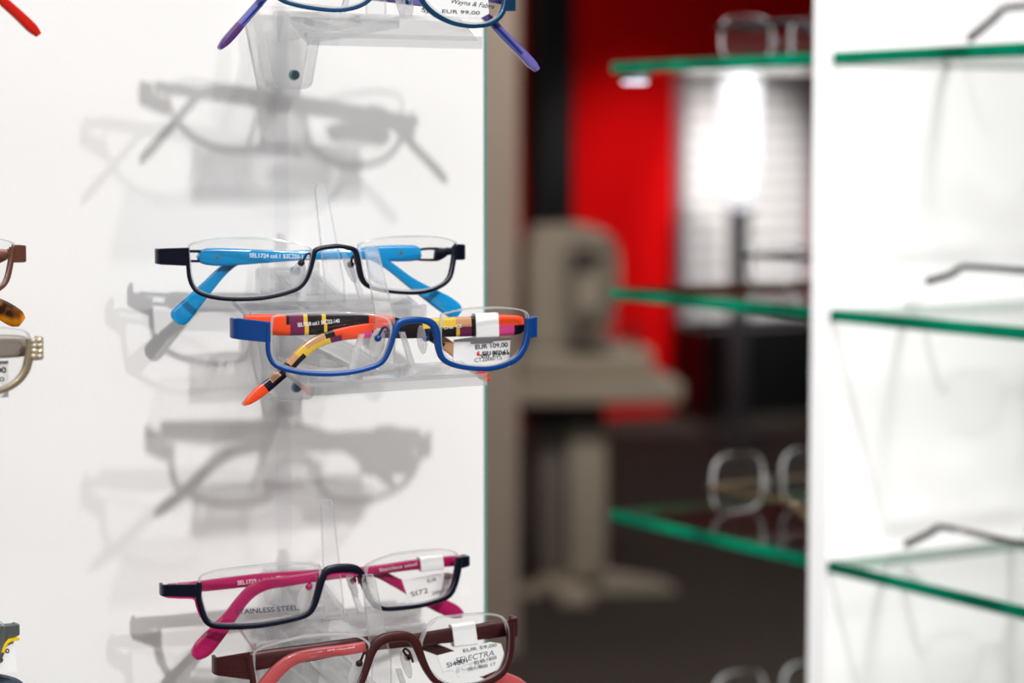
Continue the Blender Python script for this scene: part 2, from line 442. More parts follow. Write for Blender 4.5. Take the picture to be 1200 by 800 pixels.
# -------- cobalt half-rim, patchwork temples
DB = Spec(490, 374, .112, -2.5)
T_DB = dict(
    front=[(314.5, 379, 4.5), (314.3, 390, 5.5), (313.8, 402, 6), (315, 415, 6), (320.5, 425.5, 6), (332, 431.5, 6), (353, 436.3, 6), (384, 438, 6), (410, 436, 6), (434, 430.5, 6), (448, 423, 6.2), (456, 408, 6.5), (461, 392, 7), (467, 379.5, 8), (477, 375.5, 8), (494, 374.8, 8), (506, 379, 8.5), (511.5, 390, 7.5), (513.7, 408, 6.5), (519, 420.5, 6), (532, 427.7, 6), (554, 431.5, 6), (577, 431.2, 6), (601, 423, 6), (613.5, 408.5, 6), (618, 390, 6), (618.8, 373, 5)],
    lensL=[(316.5, 400), (316.5, 385), (317.5, 376), (320.5, 369.5), (340, 366.8), (380, 365), (420, 366.5), (447, 369.6), (457, 376), (459, 390), (455, 407), (447, 421.5), (432, 428.5), (409, 434), (384, 435.8), (353, 434.3), (333, 429.3), (321.5, 423), (317, 413)],
    lensR=[(516, 372), (518, 367.5), (533, 363), (556.7, 359.7), (581.7, 359), (603, 361), (614, 364), (618.5, 370), (617.5, 388), (612.5, 407), (600, 420.5), (577, 429.3), (554, 429.5), (533, 425.7), (520.5, 418.5), (515, 407), (513.8, 390)],
    endL=(317, 278.5, 377, 372.5, 401.5, 397.5), endR=(617, 627.5, 373, 370.5, 396, 395), offL=.0245, offR=.0195,
    templeL=[(286, 378, 20), (300, 379, 22), (320, 380, 25), (340, 380, 26), (390, 379, 25), (430, 378, 22), (460, 380, 18), (485, 385, 15), (505, 393, 14), (530, 409, 14), (552, 428, 13), (566, 440, 11), (572, 445, 5)],
    templeR=[(612, 380, 18), (604, 380.5, 23), (580, 381, 25), (555, 382, 24), (515, 383.5, 23), (480, 386, 21), (450, 386.5, 19), (425, 388, 17), (400, 391.5, 15), (380, 397, 14), (364, 405, 14), (350, 417, 13.5), (335, 433, 13), (318, 448, 13), (303, 460, 13), (292, 469, 9), (285, 474, 3)],
    textL=[('SEL7558 col.1 50\u25a122-140', (347, 382.5), (396, 377.5), 4.6, INKW, .012)],
    textR=[('Crea  CE', (518, 385.5), (539, 383), 3.6, INKW, .01)],
    pads=[([(456, 388), (453, 383.5), (449, 384), (446, 389), (443, 396)], (441.5, 402), 14, (.0036, .0013, .0066)),
          ([(508, 392), (505, 386), (502, 388), (499, 396)], (494.5, 398), -6, (.0018, .003, .0062))],
    tag=dict(side='R', wrap=[(582, 380.5, 29), (555.5, 381.5, 29)],
             cards=[[(532, 398), (560, 394), (598, 396.5), (597.5, 430), (540, 432), (531, 424)]],
             text=[('EUR 109,00', (557, 409), (595, 406), 5.4, INK, .02), ('SII18E041', (565, 416.5), (595, 414.5), 5, INK, .03), ('6', (558.5, 416.5), (562.5, 416.3), 5.2, REDINK, .06), ('C12000/15', (556, 424), (588, 421), 4.6, INK, .0)]),
    lens_text=[(1, 'Slii Eyes', (559, 419.5), (596, 415), 4.6, INK, .01, .35)],
)
OR, PU, YE, BK, CR, PK2, DN = (236, 74, 32), (108, 34, 78), (226, 186, 66), (26, 20, 24), (200, 150, 110), (214, 70, 134), (22, 18, 44)
PATCH_L = ramp_mat('patchwork_acetate', [(0, OR), (.155, BK), (.165, PU), (.22, YE), (.235, BK), (.29, YE), (.305, BK), (.47, OR), (.56, DN), (.66, BK), (.74, CR), (.9, OR)],
                   [(0, OR), (.17, PU), (.225, YE), (.24, BK), (.30, YE), (.31, BK), (.5, PK2), (.56, DN), (.72, BK), (.78, CR), (.92, OR)])
PATCH_R = ramp_mat('patchwork_acetate_second', [(0, BK), (.03, PK2), (.12, BK), (.17, PU), (.21, YE), (.22, BK), (.30, BK), (.40, DN), (.47, BK), (.50, PK2), (.53, OR), (.60, PU), (.64, YE), (.74, BK), (.80, DN), (.91, OR)],
                   [(0, OR), (.12, BK), (.17, CR), (.22, YE), (.30, YE), (.33, BK), (.44, OR), (.62, BK), (.65, CR), (.72, YE), (.76, CR), (.8, DN), (.84, CR), (.88, DN), (.91, OR)])
glasses_db = make_glasses(DB, T_DB, dict(front=BLUE, metal=BLUE, templeL=PATCH_L, templeR=PATCH_R),
    'cobalt blue half-rim glasses with orange, purple and yellow patchwork temples and price tag')

# -------- black half-rim, sky-blue temples
LB = Spec(396, 289, .0603, -7)
T_LB = dict(
    front=[(220.3, 290.5, 3.5), (220.5, 308, 4.5), (221.7, 323, 5), (225.8, 335, 5), (233, 342.5, 5), (246.7, 347.5, 5), (268, 350.3, 5), (293, 350.3, 5), (313, 348.3, 5), (335, 343.3, 5), (351, 336.5, 5), (359.5, 326, 5.2), (364.5, 311.7, 5.5), (367.3, 299, 6), (369.5, 293.5, 6), (377.5, 290.4, 5.5), (390, 288.6, 5.5), (397, 288.4, 5.5), (408, 290.2, 5.5), (415.5, 293.5, 6), (418.8, 303, 6), (421, 316, 6.5), (424, 326.5, 6), (430.5, 334.5, 5), (446, 340, 4), (472, 343, 4), (495, 342.5, 4), (514.5, 336, 4), (526, 326, 4), (530.7, 308, 4), (533, 288, 4)],
    lensL=[(220.8, 287.5), (238, 281), (263, 278), (296.7, 277.5), (330, 281), (355, 286.7), (366, 293), (364, 311), (359, 325.5), (351, 335.5), (335, 341.5), (313, 346.8), (293, 348.5), (268, 348.5), (247, 346), (234, 341), (227, 334.5), (222.8, 322), (221.3, 305)],
    lensR=[(419.5, 286.6), (437.5, 280), (464.5, 276.5), (493.7, 275.8), (516, 277.6), (531, 282), (534.5, 286.6), (532, 300), (529, 314), (524.5, 326), (513.5, 334.5), (495, 340.5), (472, 341.2), (446, 338), (432, 333), (426, 326), (422, 315), (420.5, 300)],
    endL=(220.8, 188.5, 290, 291, 311.5, 310), endR=(533.5, 542.5, 285.5, 286, 304.6, 304.5), offL=.0195, offR=.0245,
    templeL=[(233, 297, 10), (237, 299, 17), (243, 300.5, 20), (262, 301, 21), (300, 300.5, 17), (340, 299.8, 12), (363, 299.3, 10.5), (400, 298.5, 11), (428, 298, 11), (444, 304, 10.5), (460, 314.5, 10.5), (480, 330, 12), (503, 345, 17), (520, 355.5, 21), (532, 363.5, 20), (537.5, 367.5, 12)],
    barsL=[[(200, 294.2, 3.4), (220, 294.2, 3.4), (238, 294.5, 3.4)], [(200, 305.8, 3.2), (220, 305.8, 3.2), (243, 306, 3.2)]],
    templeR=[(492, 295.5, 12), (486, 296.3, 18), (470, 296.7, 19.5), (444, 296.7, 18), (420, 296.7, 14), (380, 297.5, 11), (330, 299, 10), (292, 301.5, 10), (274, 307, 11), (259, 319, 12), (243, 336, 15), (228, 352, 19), (215, 366, 23), (208, 373, 21), (205, 376, 12)],
    barsR=[[(534, 294.8, 7), (526, 294.8, 7), (519, 296, 13), (512, 298, 16), (509, 298, 15)], [(513, 291.3, 3.5), (500, 291.3, 3.2), (486, 293.3, 3)], [(512, 304.3, 3.5), (500, 304.5, 3.2), (484, 303.5, 3)]],
    screwL=[(254.5, 300)], screwR=[(468, 296)],
    textL=[('SEL1724 col.1 52\u25a120-140', (291, 301.3), (361, 303), 5, INKW, .01)],
    pads=[([(365, 304), (363.5, 297.5), (360, 297.5), (357, 302), (353, 308)], (349, 322), 18, (.0034, .0012, .006)),
          ([(417, 310), (415, 300), (412.5, 303), (411, 310)], (409.5, 314), -22, (.0018, .003, .0072))],
)
glasses_lb = make_glasses(LB, T_LB, dict(front=NAVY, metal=NAVY, temple=CYAN),
    'black half-rim glasses with sky blue temples, behind and above the cobalt pair')

# -------- raspberry half-rim
PKS = Spec(404, 664, .0603, -4)
T_PK = dict(
    front=[(233.5, 682, 6), (233.3, 690, 7.5), (233, 700, 7), (236.7, 715, 7.5), (241.5, 726, 8), (250, 732, 7.5), (268, 733.8, 7.3), (295, 733, 7), (315, 730.5, 7), (338, 726, 7), (359, 719.5, 7), (367.5, 709, 7.5), (373, 692, 8), (377, 678, 9), (383, 669, 9.5), (393, 666, 10), (407, 665.3, 10.3), (417, 667, 10), (423, 673, 8.5), (426, 684, 7), (431, 697, 6), (438, 708, 6), (447, 712.3, 5.5), (460, 713, 5.5), (492, 709.5, 5), (515, 703, 5), (526, 696.5, 5.5), (532, 685, 5.5), (536, 668, 6), (537.5, 653, 6)],
    two=True, ft=.0026, trims=[([(196, 698.9, 2.2), (212, 699.7, 2.2), (223, 699.9, 2.2), (228.5, 702, 2), (231, 711, 2), (235, 722, 1.6)], 'front2'), ([(382, 674.5, 2), (393, 672, 2), (407, 671.5, 2), (418, 673, 2)], 'front2')],
    lensL=[(233.5, 688), (233.5, 675), (253, 667.7), (297, 662), (341, 658.5), (371, 661.5), (376, 668), (373, 691), (367, 707), (358.5, 717), (338, 723.5), (315, 728), (292, 730.5), (268, 731), (251, 730), (243.5, 725), (239, 714), (235, 700)],
    lensR=[(427, 668), (432, 659.5), (458.7, 649), (491.7, 644), (517, 642.7), (531, 645.5), (537, 652), (535.5, 668), (531, 684), (525, 694.5), (515, 700.5), (492, 707), (460, 710.5), (448, 710), (440, 706), (433, 696), (428.5, 683)],
    endL=(234, 194.5, 684, 684.5, 700, 699.5), endR=(536.5, 548, 652, 651, 667, 663.5), offL=.0245, offR=.0195,
    templeL=[(198, 689, 11), (215, 688, 12), (235, 686.5, 13), (270, 682.5, 14), (310, 678, 14), (345, 675, 13), (380, 672.5, 12), (415, 670, 11), (440, 671, 11), (460, 680, 12), (480, 691, 13), (500, 702, 16), (520, 711, 18), (533, 716.5, 16), (541, 720, 8)],
    templeR=[(543, 656, 12), (525, 657.5, 12.5), (500, 660, 12), (480, 662, 12), (455, 665.5, 11), (430, 668.5, 10.5), (400, 672, 11), (365, 676.5, 11.5), (335, 681, 12), (314, 684, 13), (297, 691, 14), (284, 703, 14), (272, 719, 15), (260, 734, 18), (248, 748, 21), (238, 759, 22), (230, 767, 15), (227, 770, 7)],
    textL=[('SEL1722 col.1 51\u25a120-140', (277, 684.5), (346, 677), 5, INKW, .0)],
    textR=[('Stainless steel', (443, 669), (487, 661.5), 4, INKW, .0)],
    pads=[([(371, 688), (372, 677), (367.5, 675), (364, 680), (362, 687)], (357, 700), 18, (.0033, .0012, .006)),
          ([(421, 684), (419, 675), (416, 676), (414, 680)], (412.5, 684), -20, (.0018, .003, .0066))],
    tag=dict(side='R', wrap=[(517.5, 658, 17), (491, 661, 17)],
             cards=[[(471, 680), (524, 670.5), (544, 675), (553, 699), (520, 698), (486, 708), (478, 700)]],
             text=[('EUR', (501, 682.5), (512, 680), 4, INK, .0), ('99,00', (521, 679), (528, 677.5), 3.6, INK, .0), ('SI72', (482, 699), (502, 694), 6, INK, .0), ('200/14', (506, 697), (526, 692.5), 4, INK, 0)]),
    lens_text=[(0, 'STAINLESS STEEL', (276, 719.3), (349, 713.8), 6, pmat('navy_ink', (38, 46, 66), .6), .008)],
)
glasses_pk = make_glasses(PKS, T_PK, dict(front=NAVY, front2=PINKD, metal=PINKD, temple=PINK),
    'navy and raspberry half-rim glasses with STAINLESS STEEL printed on a lens')

# -------- brown perforated half-rim
BRS = Spec(466, 741, .104, -4)
T_BR = dict(
    front=[(291.5, 768, 9), (293.5, 782, 9), (296.5, 797, 8), (298, 812, 7), (304, 828, 7), (318, 836, 7), (345, 839.5, 7), (375, 837.5, 7), (402, 829, 7), (417.5, 812, 7), (424.5, 796, 7.5), (430.5, 779, 8), (435, 764, 10), (441.5, 753.5, 12), (452, 747.5, 12), (466, 745, 12), (478, 745.8, 11.5), (486, 752, 11), (491, 763, 9), (495.5, 775, 8), (502, 788, 7), (512, 799, 7), (530, 805.5, 7), (555, 803.5, 7), (575, 797, 7), (588.5, 787, 7), (595.5, 772, 6.5), (598, 754, 6.5), (598, 730, 6.5)],
    lensL=[(297, 790), (296.5, 770), (299, 761), (320, 752.5), (357, 743.5), (390, 740.5), (415, 742.5), (430, 750), (434, 760), (430, 779), (423.5, 795), (416.5, 810), (401, 826), (375, 834.5), (345, 836.5), (319, 833.5), (306, 826), (300, 812)],
    lensR=[(491, 757), (497, 738), (510, 724), (530, 720), (560, 717.6), (580, 719), (590, 724), (595, 735), (596.3, 752), (593.7, 771), (587, 785), (574, 794.5), (555, 801), (530, 803), (514, 797), (503.5, 787), (496, 774)],
    endL=(293, 256.5, 763.5, 769.5, 796, 791.5), endR=(597.5, 604.5, 724, 722.8, 752, 744.5), offL=.0245, offR=.0195, ft=.0028,
    templeL=[(262, 780, 18), (280, 778, 20), (300, 774, 22), (330, 769, 21), (365, 764, 20), (400, 758, 18), (440, 752, 15), (480, 752, 13), (510, 760, 13), (535, 771, 14), (560, 783, 15), (585, 794, 17), (605, 803, 17), (618, 810, 10)],
    templeR=[(600, 735, 18), (580, 737, 20), (555, 741, 18), (528, 744, 17), (490, 749, 15), (460, 753, 13), (440, 755.5, 12), (426, 757.5, 11.5)],
    tipR=[(427, 757.5, 12.5), (405, 761, 12.5), (380, 764, 12.5), (358, 767.5, 13), (342, 773, 14), (328, 783, 15), (316, 796, 16), (304, 812, 18), (292, 828, 20), (283, 840, 17), (279, 845, 8)],
    tipL=[(560, 783, 16), (585, 794, 18), (605, 803, 19), (619, 811, 11)],
    textR=[('SELECTRA CE Stainless steel', (359.5, 769.3), (414, 759.5), 4.6, INKW, .014)],
    pads=[([(430, 774), (429, 765), (426, 766), (424, 771), (421, 777)], (416, 790), 16, (.0033, .0012, .006)),
          ([(484, 776), (480, 764), (475, 760), (473, 763), (478, 770)], (476, 778), -16, (.0018, .003, .0066))],
    tag=dict(side='R', wrap=[(556, 741, 27), (529, 744.5, 26)], back=-.006,
             cards=[[(512, 768), (575, 752), (587, 754), (592, 768), (589, 782), (566, 792), (538, 794), (533, 786), (520, 788)]],
             text=[('EUR 59,00', (543, 764), (582, 757), 4, INK, .0), ('SI4801', (524, 782), (548, 776), 6, INK, .0), ('0145 1850', (556, 778), (582, 771.5), 4.2, INK, 0), ('001/800 17', (548, 786), (581, 779), 3.8, INK, 0)]),
    lens_text=[(1, 'SELECTRA', (532, 776.5), (577, 767), 6.4, pmat('slate_ink', (58, 70, 88), .6), .004, .25)],
)
glasses_br = make_glasses(BRS, T_BR, dict(front=BROWNP, metal=BROWN, templeL=BROWNP, templeR=BROWNP, tip=SALMON),
    'brown perforated metal half-rim glasses with salmon temple tips, lowest in the column')

# -------- blue-lilac pair at the top, cut by the picture's edge
TPS = Spec(466, -58, .104, -4)
T_TP = dict(
    front=[(301, -38, 5), (303, -28, 5), (311, -15, 5), (328, -1, 5), (345, 5.5, 5), (371.6, 10.3, 5), (398.5, 12, 5), (421.5, 7, 5), (436, -4, 5), (445, -22, 5), (449.5, -42, 5), (455, -53, 5.5), (466, -58, 6), (478, -54, 5.5), (485, -40, 5.5), (488, -20, 5.5), (493.5, -1, 5.5), (501.5, 10, 5.5), (513, 19, 5.5), (530, 27, 5), (548, 30.5, 5), (560.6, 30.5, 5), (572, 28.5, 5), (583, 22, 5), (590, 11, 5), (593, -5, 5), (594, -22, 5)],
    lensL=[(301, -40), (309, -55), (330, -65), (370, -69), (410, -66), (438, -58), (448.5, -45), (444.5, -22), (435.5, -5), (421, 5.5), (398, 10.3), (371.6, 8.7), (345.5, 4), (329, -2), (311.5, -17)],
    lensR=[(488, -25), (492, -45), (515, -58), (550, -62), (580, -56), (593, -45), (593.5, -20), (592, -4), (589, 10), (582, 20.5), (571, 26.8), (560, 28.8), (548, 28.8), (531, 25.3), (514.5, 17.5), (503, 8.5), (495, -2)],
    endL=(301, 262, -36, -36, -14, -16), endR=(592, 602, -16, -14, 13, 13), offL=.0245, offR=.0195, tt=.0032,
    templeL=[(268, -26, 12), (300, -22, 12), (350, -16, 11), (400, -9, 10), (460, -1, 9), (500, 4, 9), (527, 6, 9), (553, 10, 9), (571, 21, 9.5), (590, 41, 10), (611, 62, 10.5), (623, 75, 10.5), (629, 82, 6)],
    templeR=[(600, 2, 10), (580, -2, 11), (540, -9, 11), (480, -18, 10), (430, -25, 10), (385, -32, 9), (350, -34, 9), (327, -23, 9), (306, 1, 9.5), (285, 25, 10), (268, 44, 10.5), (260, 53, 8), (257, 57, 4)],
    coreL=[[(572, 23, 4), (590, 42, 4), (610, 63, 4)]], coreR=[[(310, -3, 4), (294, 15, 4), (279, 32, 3)]],
    barsR=[[(602, 3, 6), (592, 1.5, 6), (583, 0, 6)]],
    tipR=[(281, 29.5, 10.5), (272, 40, 11), (263, 50, 9.5), (257, 57, 4.5)],
    pads=[([(446, -34), (443, -40), (439, -36), (437, -30)], (434, -20), 16, (.0033, .0012, .006)),
          ([(490, -10), (485, -8), (481, -4), (479, 2)], (478, 2), -10, (.0018, .003, .0066))],
    tag=dict(side='R', wrap=[(560, -5, 16), (538, -9, 16)], back=-.005,
             cards=[[(492, 2), (520, -8), (572, -4), (573, 16), (562, 22), (500, 18)]],
             text=[('EUR 99,00', (518, 15), (562, 17), 4.2, INK, 0), ('SI1', (493, 13.5), (506, 17), 5, INK, .01)]),
    lens_text=[(1, 'Wayna & Fabre', (527, 4), (577, 10.5), 5.6, INK, .012, .3)],
)
glasses_tp = make_glasses(TPS, T_TP, dict(front=BLUET, metal=BLUET, temple=LILAC, core=pmat('blue_core_wire', (24, 60, 140), .3, .4), tip=PLUM),
    'steel blue full-rim glasses with lilac temples, cut off by the top edge')

# -------- the neighbouring column: same shapes in other colours
def shift_for(spec, a, b, d):
    return on_y(b[0], b[1], YP - d) - on_y(a[0], a[1], YP - d)
def strip(T, **kw):
    t = dict(T); [t.pop(k, None) for k in ('lens_text', 'textL', 'textR', 'tag')]; t.update(kw); return t
SHX = -.2125
SH_LB = shift_for(LB, (543, 295), (30, 297), .05)
SH_DB = shift_for(DB, (627, 383), (51, 408), .095)
SH_PK = shift_for(PKS, (548, 657), (19, 738), .05)
SH_TP = shift_for(TPS, (629, 82), (45, 41), .085)
TORT = tortoise('tortoise_acetate', (40, 14, 6), (214, 128, 10))
CHOC = pmat('chocolate_metal', (108, 66, 52), .4, .3)
BEIGE = pmat('champagne_metal', (176, 158, 132), .3, .6)
GREIGE = pmat('greige_acetate', (140, 130, 122), .3)
STONE = pmat('crystal', (225, 215, 190), .08, .6, coat=.5)
GREY = pmat('grey_metal', (96, 100, 100), .4, .3)
YEL = pmat('yellow_metal', (240, 200, 20), .35)
SLATE = pmat('slate_acetate', (70, 80, 98), .2)
RED = pmat('scarlet_acetate', (196, 22, 6), .18, coat=.4)
REDF = pmat('dark_red_metal', (120, 10, 20), .35, .3)
make_glasses(LB, strip(T_LB), dict(front=CHOC, metal=CHOC, temple=TORT), 'chocolate brown half-rim glasses with tortoiseshell tip, at the far left edge', SH_LB)
make_glasses(DB, strip(T_DB, stones=dict(endR=[(620, 375), (625, 374.5), (620.5, 380), (625.3, 380), (620.5, 385.5), (625.5, 386), (620, 391), (625, 391.5)]),
    tag=dict(side='R', wrap=[(556, 381, 29), (540, 382, 29)], cards=[[(545, 398), (592, 396), (592, 434), (545, 436)]], text=[('EUR 99,00', (550, 411), (590, 408), 6, INK, .03), ('1144/2000', (550, 420), (588, 417), 4.6, INK, .01)])),
    dict(front=BEIGE, metal=BEIGE, temple=GREIGE, stone=STONE), 'champagne half-rim glasses with rhinestones on the hinge, at the left edge', SH_DB)
make_glasses(PKS, strip(T_PK, templeL=T_PK['templeL'][:-2] + [(540, 717, 18), (551, 723, 9)], trims=[([(548, 666, 3.4), (541, 667.5, 3.4), (537, 671, 3.4), (534, 680, 3)], 'front2')], tag=dict(side='R', wrap=[(517.5, 658, 17), (491, 661, 17)], back=-.004, cards=[[(500, 672), (545, 668), (548, 701), (504, 705)]], text=[('EUR 89,00', (508, 684), (541, 681), 5, INK, .02), ('1722/19', (510, 693), (535, 691), 5, INK, .02)])), dict(front=GREY, front2=YEL, metal=YEL, temple=SLATE), 'grey and yellow half-rim glasses with slate temple tip, low at the left edge', SH_PK)
make_glasses(TPS, strip(T_TP, coreL=(), coreR=()), dict(front=REDF, metal=REDF, temple=RED, tip=RED), 'scarlet glasses in the top left corner, only a temple tip showing', SH_TP)

# ------------------------------------------------------------------ acrylic holders on the panel
RX = .4768
def make_holder(label, rx, foot_z, tray, blade, h0=-.006, h1=.030, wide=.0165, narrow=.0075):
    """tray = (x_left, x_right, d_back, z_back, d_front, z_front); blade = ((d_top,z_top,w_top),(d_bot,z_bot,w_bot))"""
    xl, xr, d0, z0, d1, z1 = tray
    root = empty('display_holder', (rx, YP - .0045, foot_z), label, 'display holder', 'clear acrylic eyewear holders')
    Y = lambda d: .0045 - d          # local y of a distance d in front of the panel
    zf = lambda z: z - foot_z
    # foot: tapered block against the rail
    bm = bmesh.new()
    prof = [(-narrow - .002, h0 + .002), (-narrow, h0), (narrow, h0), (narrow + .002, h0 + .002), (wide, h1), (-wide, h1)]
    vs = [bm.verts.new((a, Y(.0046), b)) for a, b in prof]; ws = [bm.verts.new((a, Y(.0150), b)) for a, b in prof]
    bm.faces.new(vs); bm.faces.new(ws[::-1])
    for k in range(6):
        f = bm.faces.new((vs[k], ws[k], ws[(k + 1) % 6], vs[(k + 1) % 6])); f.material_index = 1
    bmesh.ops.bevel(bm, geom=bm.edges[:], offset=.0007, segments=2, affect='EDGES')
    fo = obj('mounting_bracket', bm, [ACR, ACR_E], root)
    bm = bmesh.new()
    add_cyl(bm, (0, Y(.0148), 0), (0, Y(.0168), 0), .0024, .0021, 20)
    add_box(bm, (-.0016, Y(.0171), -.0003), (.0016, Y(.0166), .0003)); add_box(bm, (-.0003, Y(.0171), -.0016), (.0003, Y(.0166), .0016))
    obj('screw', bm, SCREW, root)
    # arm: two side cheeks and a web out to the tray
    bm = bmesh.new()
    za0, za1 = (h1 - .016, h1 - .002) if h1 > .01 else (h0 + .001, h1 - .004)
    zb0, zb1 = zf(z0) - .0035, zf(z0) + .0012
    for s in (-1, 1):
        pr = [(Y(.0150), za0), (Y(.0150), za1), (Y(d0 + .001), zb1), (Y(d0 + .001), zb0)]
        add_prism(bm, pr, 'x', s * .009 - .0009, s * .009 + .0009, 0, 1)
    pr = [(Y(.0150), za1 - .002), (Y(.0150), za1), (Y(d0 + .001), zb1 - .0012), (Y(d0 + .001), zb1 - .0032)]
    add_prism(bm, pr, 'x', -.0081, .0081, 0, 1)
    obj('arm', bm, [ACR, ACR_E], root, None)
    # tray: sloped plate with a lip and a rolled back edge
    bm = bmesh.new(); t = .0022
    y0, y1, a0, a1 = Y(d0), Y(d1), zf(z0), zf(z1)
    pr = [(y0, a0), (y0, a0 + t), (y1 + .003, a1 + t + .0012), (y1 + .0018, a1 + .0052), (y1, a1 + .0052), (y1, a1)]
    add_prism(bm, pr, 'x', xl - rx, xr - rx, 0, 1)
    obj('tray', bm, [ACR, ACR_E], root, None)
    # nose blade with gusset
    (dt, zt, wt), (db_, zb, wb) = blade
    bm = bmesh.new(); n = 10
    def P2(f, u, k): # f along, u across -1..1, k thickness side
        d = dt + (db_ - dt) * min(f, 1); z = zt + (zb - zt) * f if f <= 1 else z0 + .0004; w = (wt + (wb - wt) * min(f, 1)) / 2
        if f < .06: w *= .75
        return Vector((u * w, Y(d) + k * .0009, zf(z)))
    fs = [0, .02, .06, .2, .4, .6, .8, 1, 2]
    F_ = [[bm.verts.new(P2(f, u, k)) for (u, k) in ((-1, -1), (1, -1), (1, 1), (-1, 1))] for f in fs]
    for a, b in zip(F_, F_[1:]):
        for k in range(4):
            q = bm.faces.new((a[k], a[(k + 1) % 4], b[(k + 1) % 4], b[k])); q.material_index = 1 if k in (1, 3) else 0
    for g in (F_[0], F_[-1][::-1]): bm.faces.new(g).material_index = 1
    obj('nose_blade', bm, [ACR, ACR_E], root, None)
    bm = bmesh.new()
    zg = zf(z0) + .0016; hh = .016
    pr = [(-.016, zg - .001), (-.0105, zg + hh * .9), (-.0085, zg + hh * .9), (-.0135, zg - .001)]
    add_prism(bm, pr, 'y', Y(db_) + .0018, Y(db_) + .0036, 1, 1)
    pr = [(.016, zg - .001), (.0105, zg + hh * .9), (.0085, zg + hh * .9), (.0135, zg - .001)]
    add_prism(bm, pr, 'y', Y(db_) + .0018, Y(db_) + .0036, 1, 1)
    obj('nose_rest', bm, [ACR, ACR_E], root, None)
    return root

def tray_of(l, r, back, df, dbk, rx, dz=0.0, df_z=None):
    df_z = dz if df_z is None else df_z
    a = on_y(l[0], l[1], YP - df); b = on_y(r[0], r[1], YP - df); k = on_y(back[0], back[1], YP - dbk)
    return (a.x, b.x, dbk, k.z - .0026 - dz, df, (a.z + b.z) / 2 - .001 - df_z)
def blade_of(t, b, wt, wb, dx=0):
    p = on_x(t[0], t[1], RX + dx); q = on_x(b[0], b[1], RX + dx)
    return ((YP - p.y, p.z, wt), (YP - q.y, q.z, wb))
TR_TP = tray_of((360, 47.5), (565, 57), (335, 12), .1125, .0935, RX)
TR_DB = tray_of((363, 454), (571, 443), (380, 413), .1155, .0935, RX, .0060, .0022)
TR_LB = tray_of((295, 365), (500, 363), (380, 334), .064, .0440, RX, .0040, .0030)
TR_PK = tray_of((300, 748), (500, 738), (380, 706), .064, .0440, RX, .0035)
TR_BR = tray_of((330, 852), (560, 838), (380, 806), .1075, .0885, RX, .0082, .0060)
BL_DB = blade_of((434.5, 288), (451, 374), .0058, .0088)
BL_LB = blade_of((375, 215), (392, 332), .0054, .0092)
BL_PK = blade_of((383, 586), (391, 706), .0054, .0092)
BL_BR = blade_of((431, 673), (447, 775), .0058, .009)
BL_TP = ((.080, 1.556, .0056), (.0925, 1.512, .0088))
HOLD = [('clear acrylic holder under the steel blue and lilac glasses', 1.4791, TR_TP, BL_TP), ('clear acrylic holder under the sky blue templed glasses', 1.3921, TR_LB, BL_LB),
        ('clear acrylic holder under the cobalt patchwork glasses', 1.3402, TR_DB, BL_DB), ('clear acrylic holder under the raspberry half-rim glasses', 1.2545, TR_PK, BL_PK),
        ('clear acrylic holder under the brown perforated glasses', 1.203, TR_BR, BL_BR)]
for k, (lab, fz, tr, bl) in enumerate(HOLD):
    make_holder(lab, RX, fz, tr, bl, **(dict(h0=-.013, h1=.0045, wide=.0125, narrow=.0105) if k in (1, 3) else {}))

LEFT_LABELS = ['clear acrylic holder under the scarlet glasses', 'clear acrylic holder under the chocolate and tortoiseshell glasses', 'clear acrylic holder under the champagne rhinestone glasses',
               'clear acrylic holder under the grey and yellow glasses']
for k, (sh, (lab, fz, tr, bl)) in enumerate(zip((SH_TP, SH_LB, SH_DB, SH_PK), HOLD)):
    t2 = (tr[0] + sh.x, tr[1] + sh.x, tr[2], tr[3] + sh.z, tr[4], tr[5] + sh.z)
    b2 = tuple((p[0], p[1] + sh.z, p[2]) for p in bl)
    make_holder(LEFT_LABELS[k], RX + sh.x, fz + sh.z, t2, b2, **(dict(h0=-.013, h1=.0045, wide=.0125, narrow=.0105) if k in (1, 3) else {}))

# ------------------------------------------------------------------ tall display panel
PXR = on_y(571.5, 400, YP).x
panel = empty('display_stand', (.2, YP + .02, 0), 'tall white display panel behind the clear holders, with green glass edge', 'display stand')
def loc_box(root, a, b, bev=0.0):
    bm = bmesh.new(); l = root.location
    add_box(bm, [a[i] - l[i] for i in range(3)], [b[i] - l[i] for i in range(3)], 0, bev); return bm
PXL = -.35
obj('board', loc_box(panel, (PXL, YP, .06), (PXR - .0022, YP + .032, 2.15)), WHITE, panel, None)
obj('plinth', loc_box(panel, (PXL, YP + .004, 0), (PXR - .004, YP + .06, .06)), pmat('dark_plinth', (40, 38, 38), .6), panel, None)
obj('glass_edge', loc_box(panel, (PXR - .0021, YP + .0002, .06), (PXR, YP + .008, 2.15), .0006), pmat('pale_green_glass', (92, 140, 130), .1, spec=.7), panel, 50)
for lab, x in (('clear rail up the panel behind the cobalt and sky blue glasses', RX), ('clear rail on the panel at the left edge, beside the champagne glasses', RX + SHX)):
    bm = bmesh.new(); add_box(bm, (-.003, -.0038, -.55), (.003, -.0001, .55), 0, .0005)
    r = obj('display_rail', bm, [RAILM], None, None); r.location = (x, YP, 1.4); tag(r, lab, 'display rail')

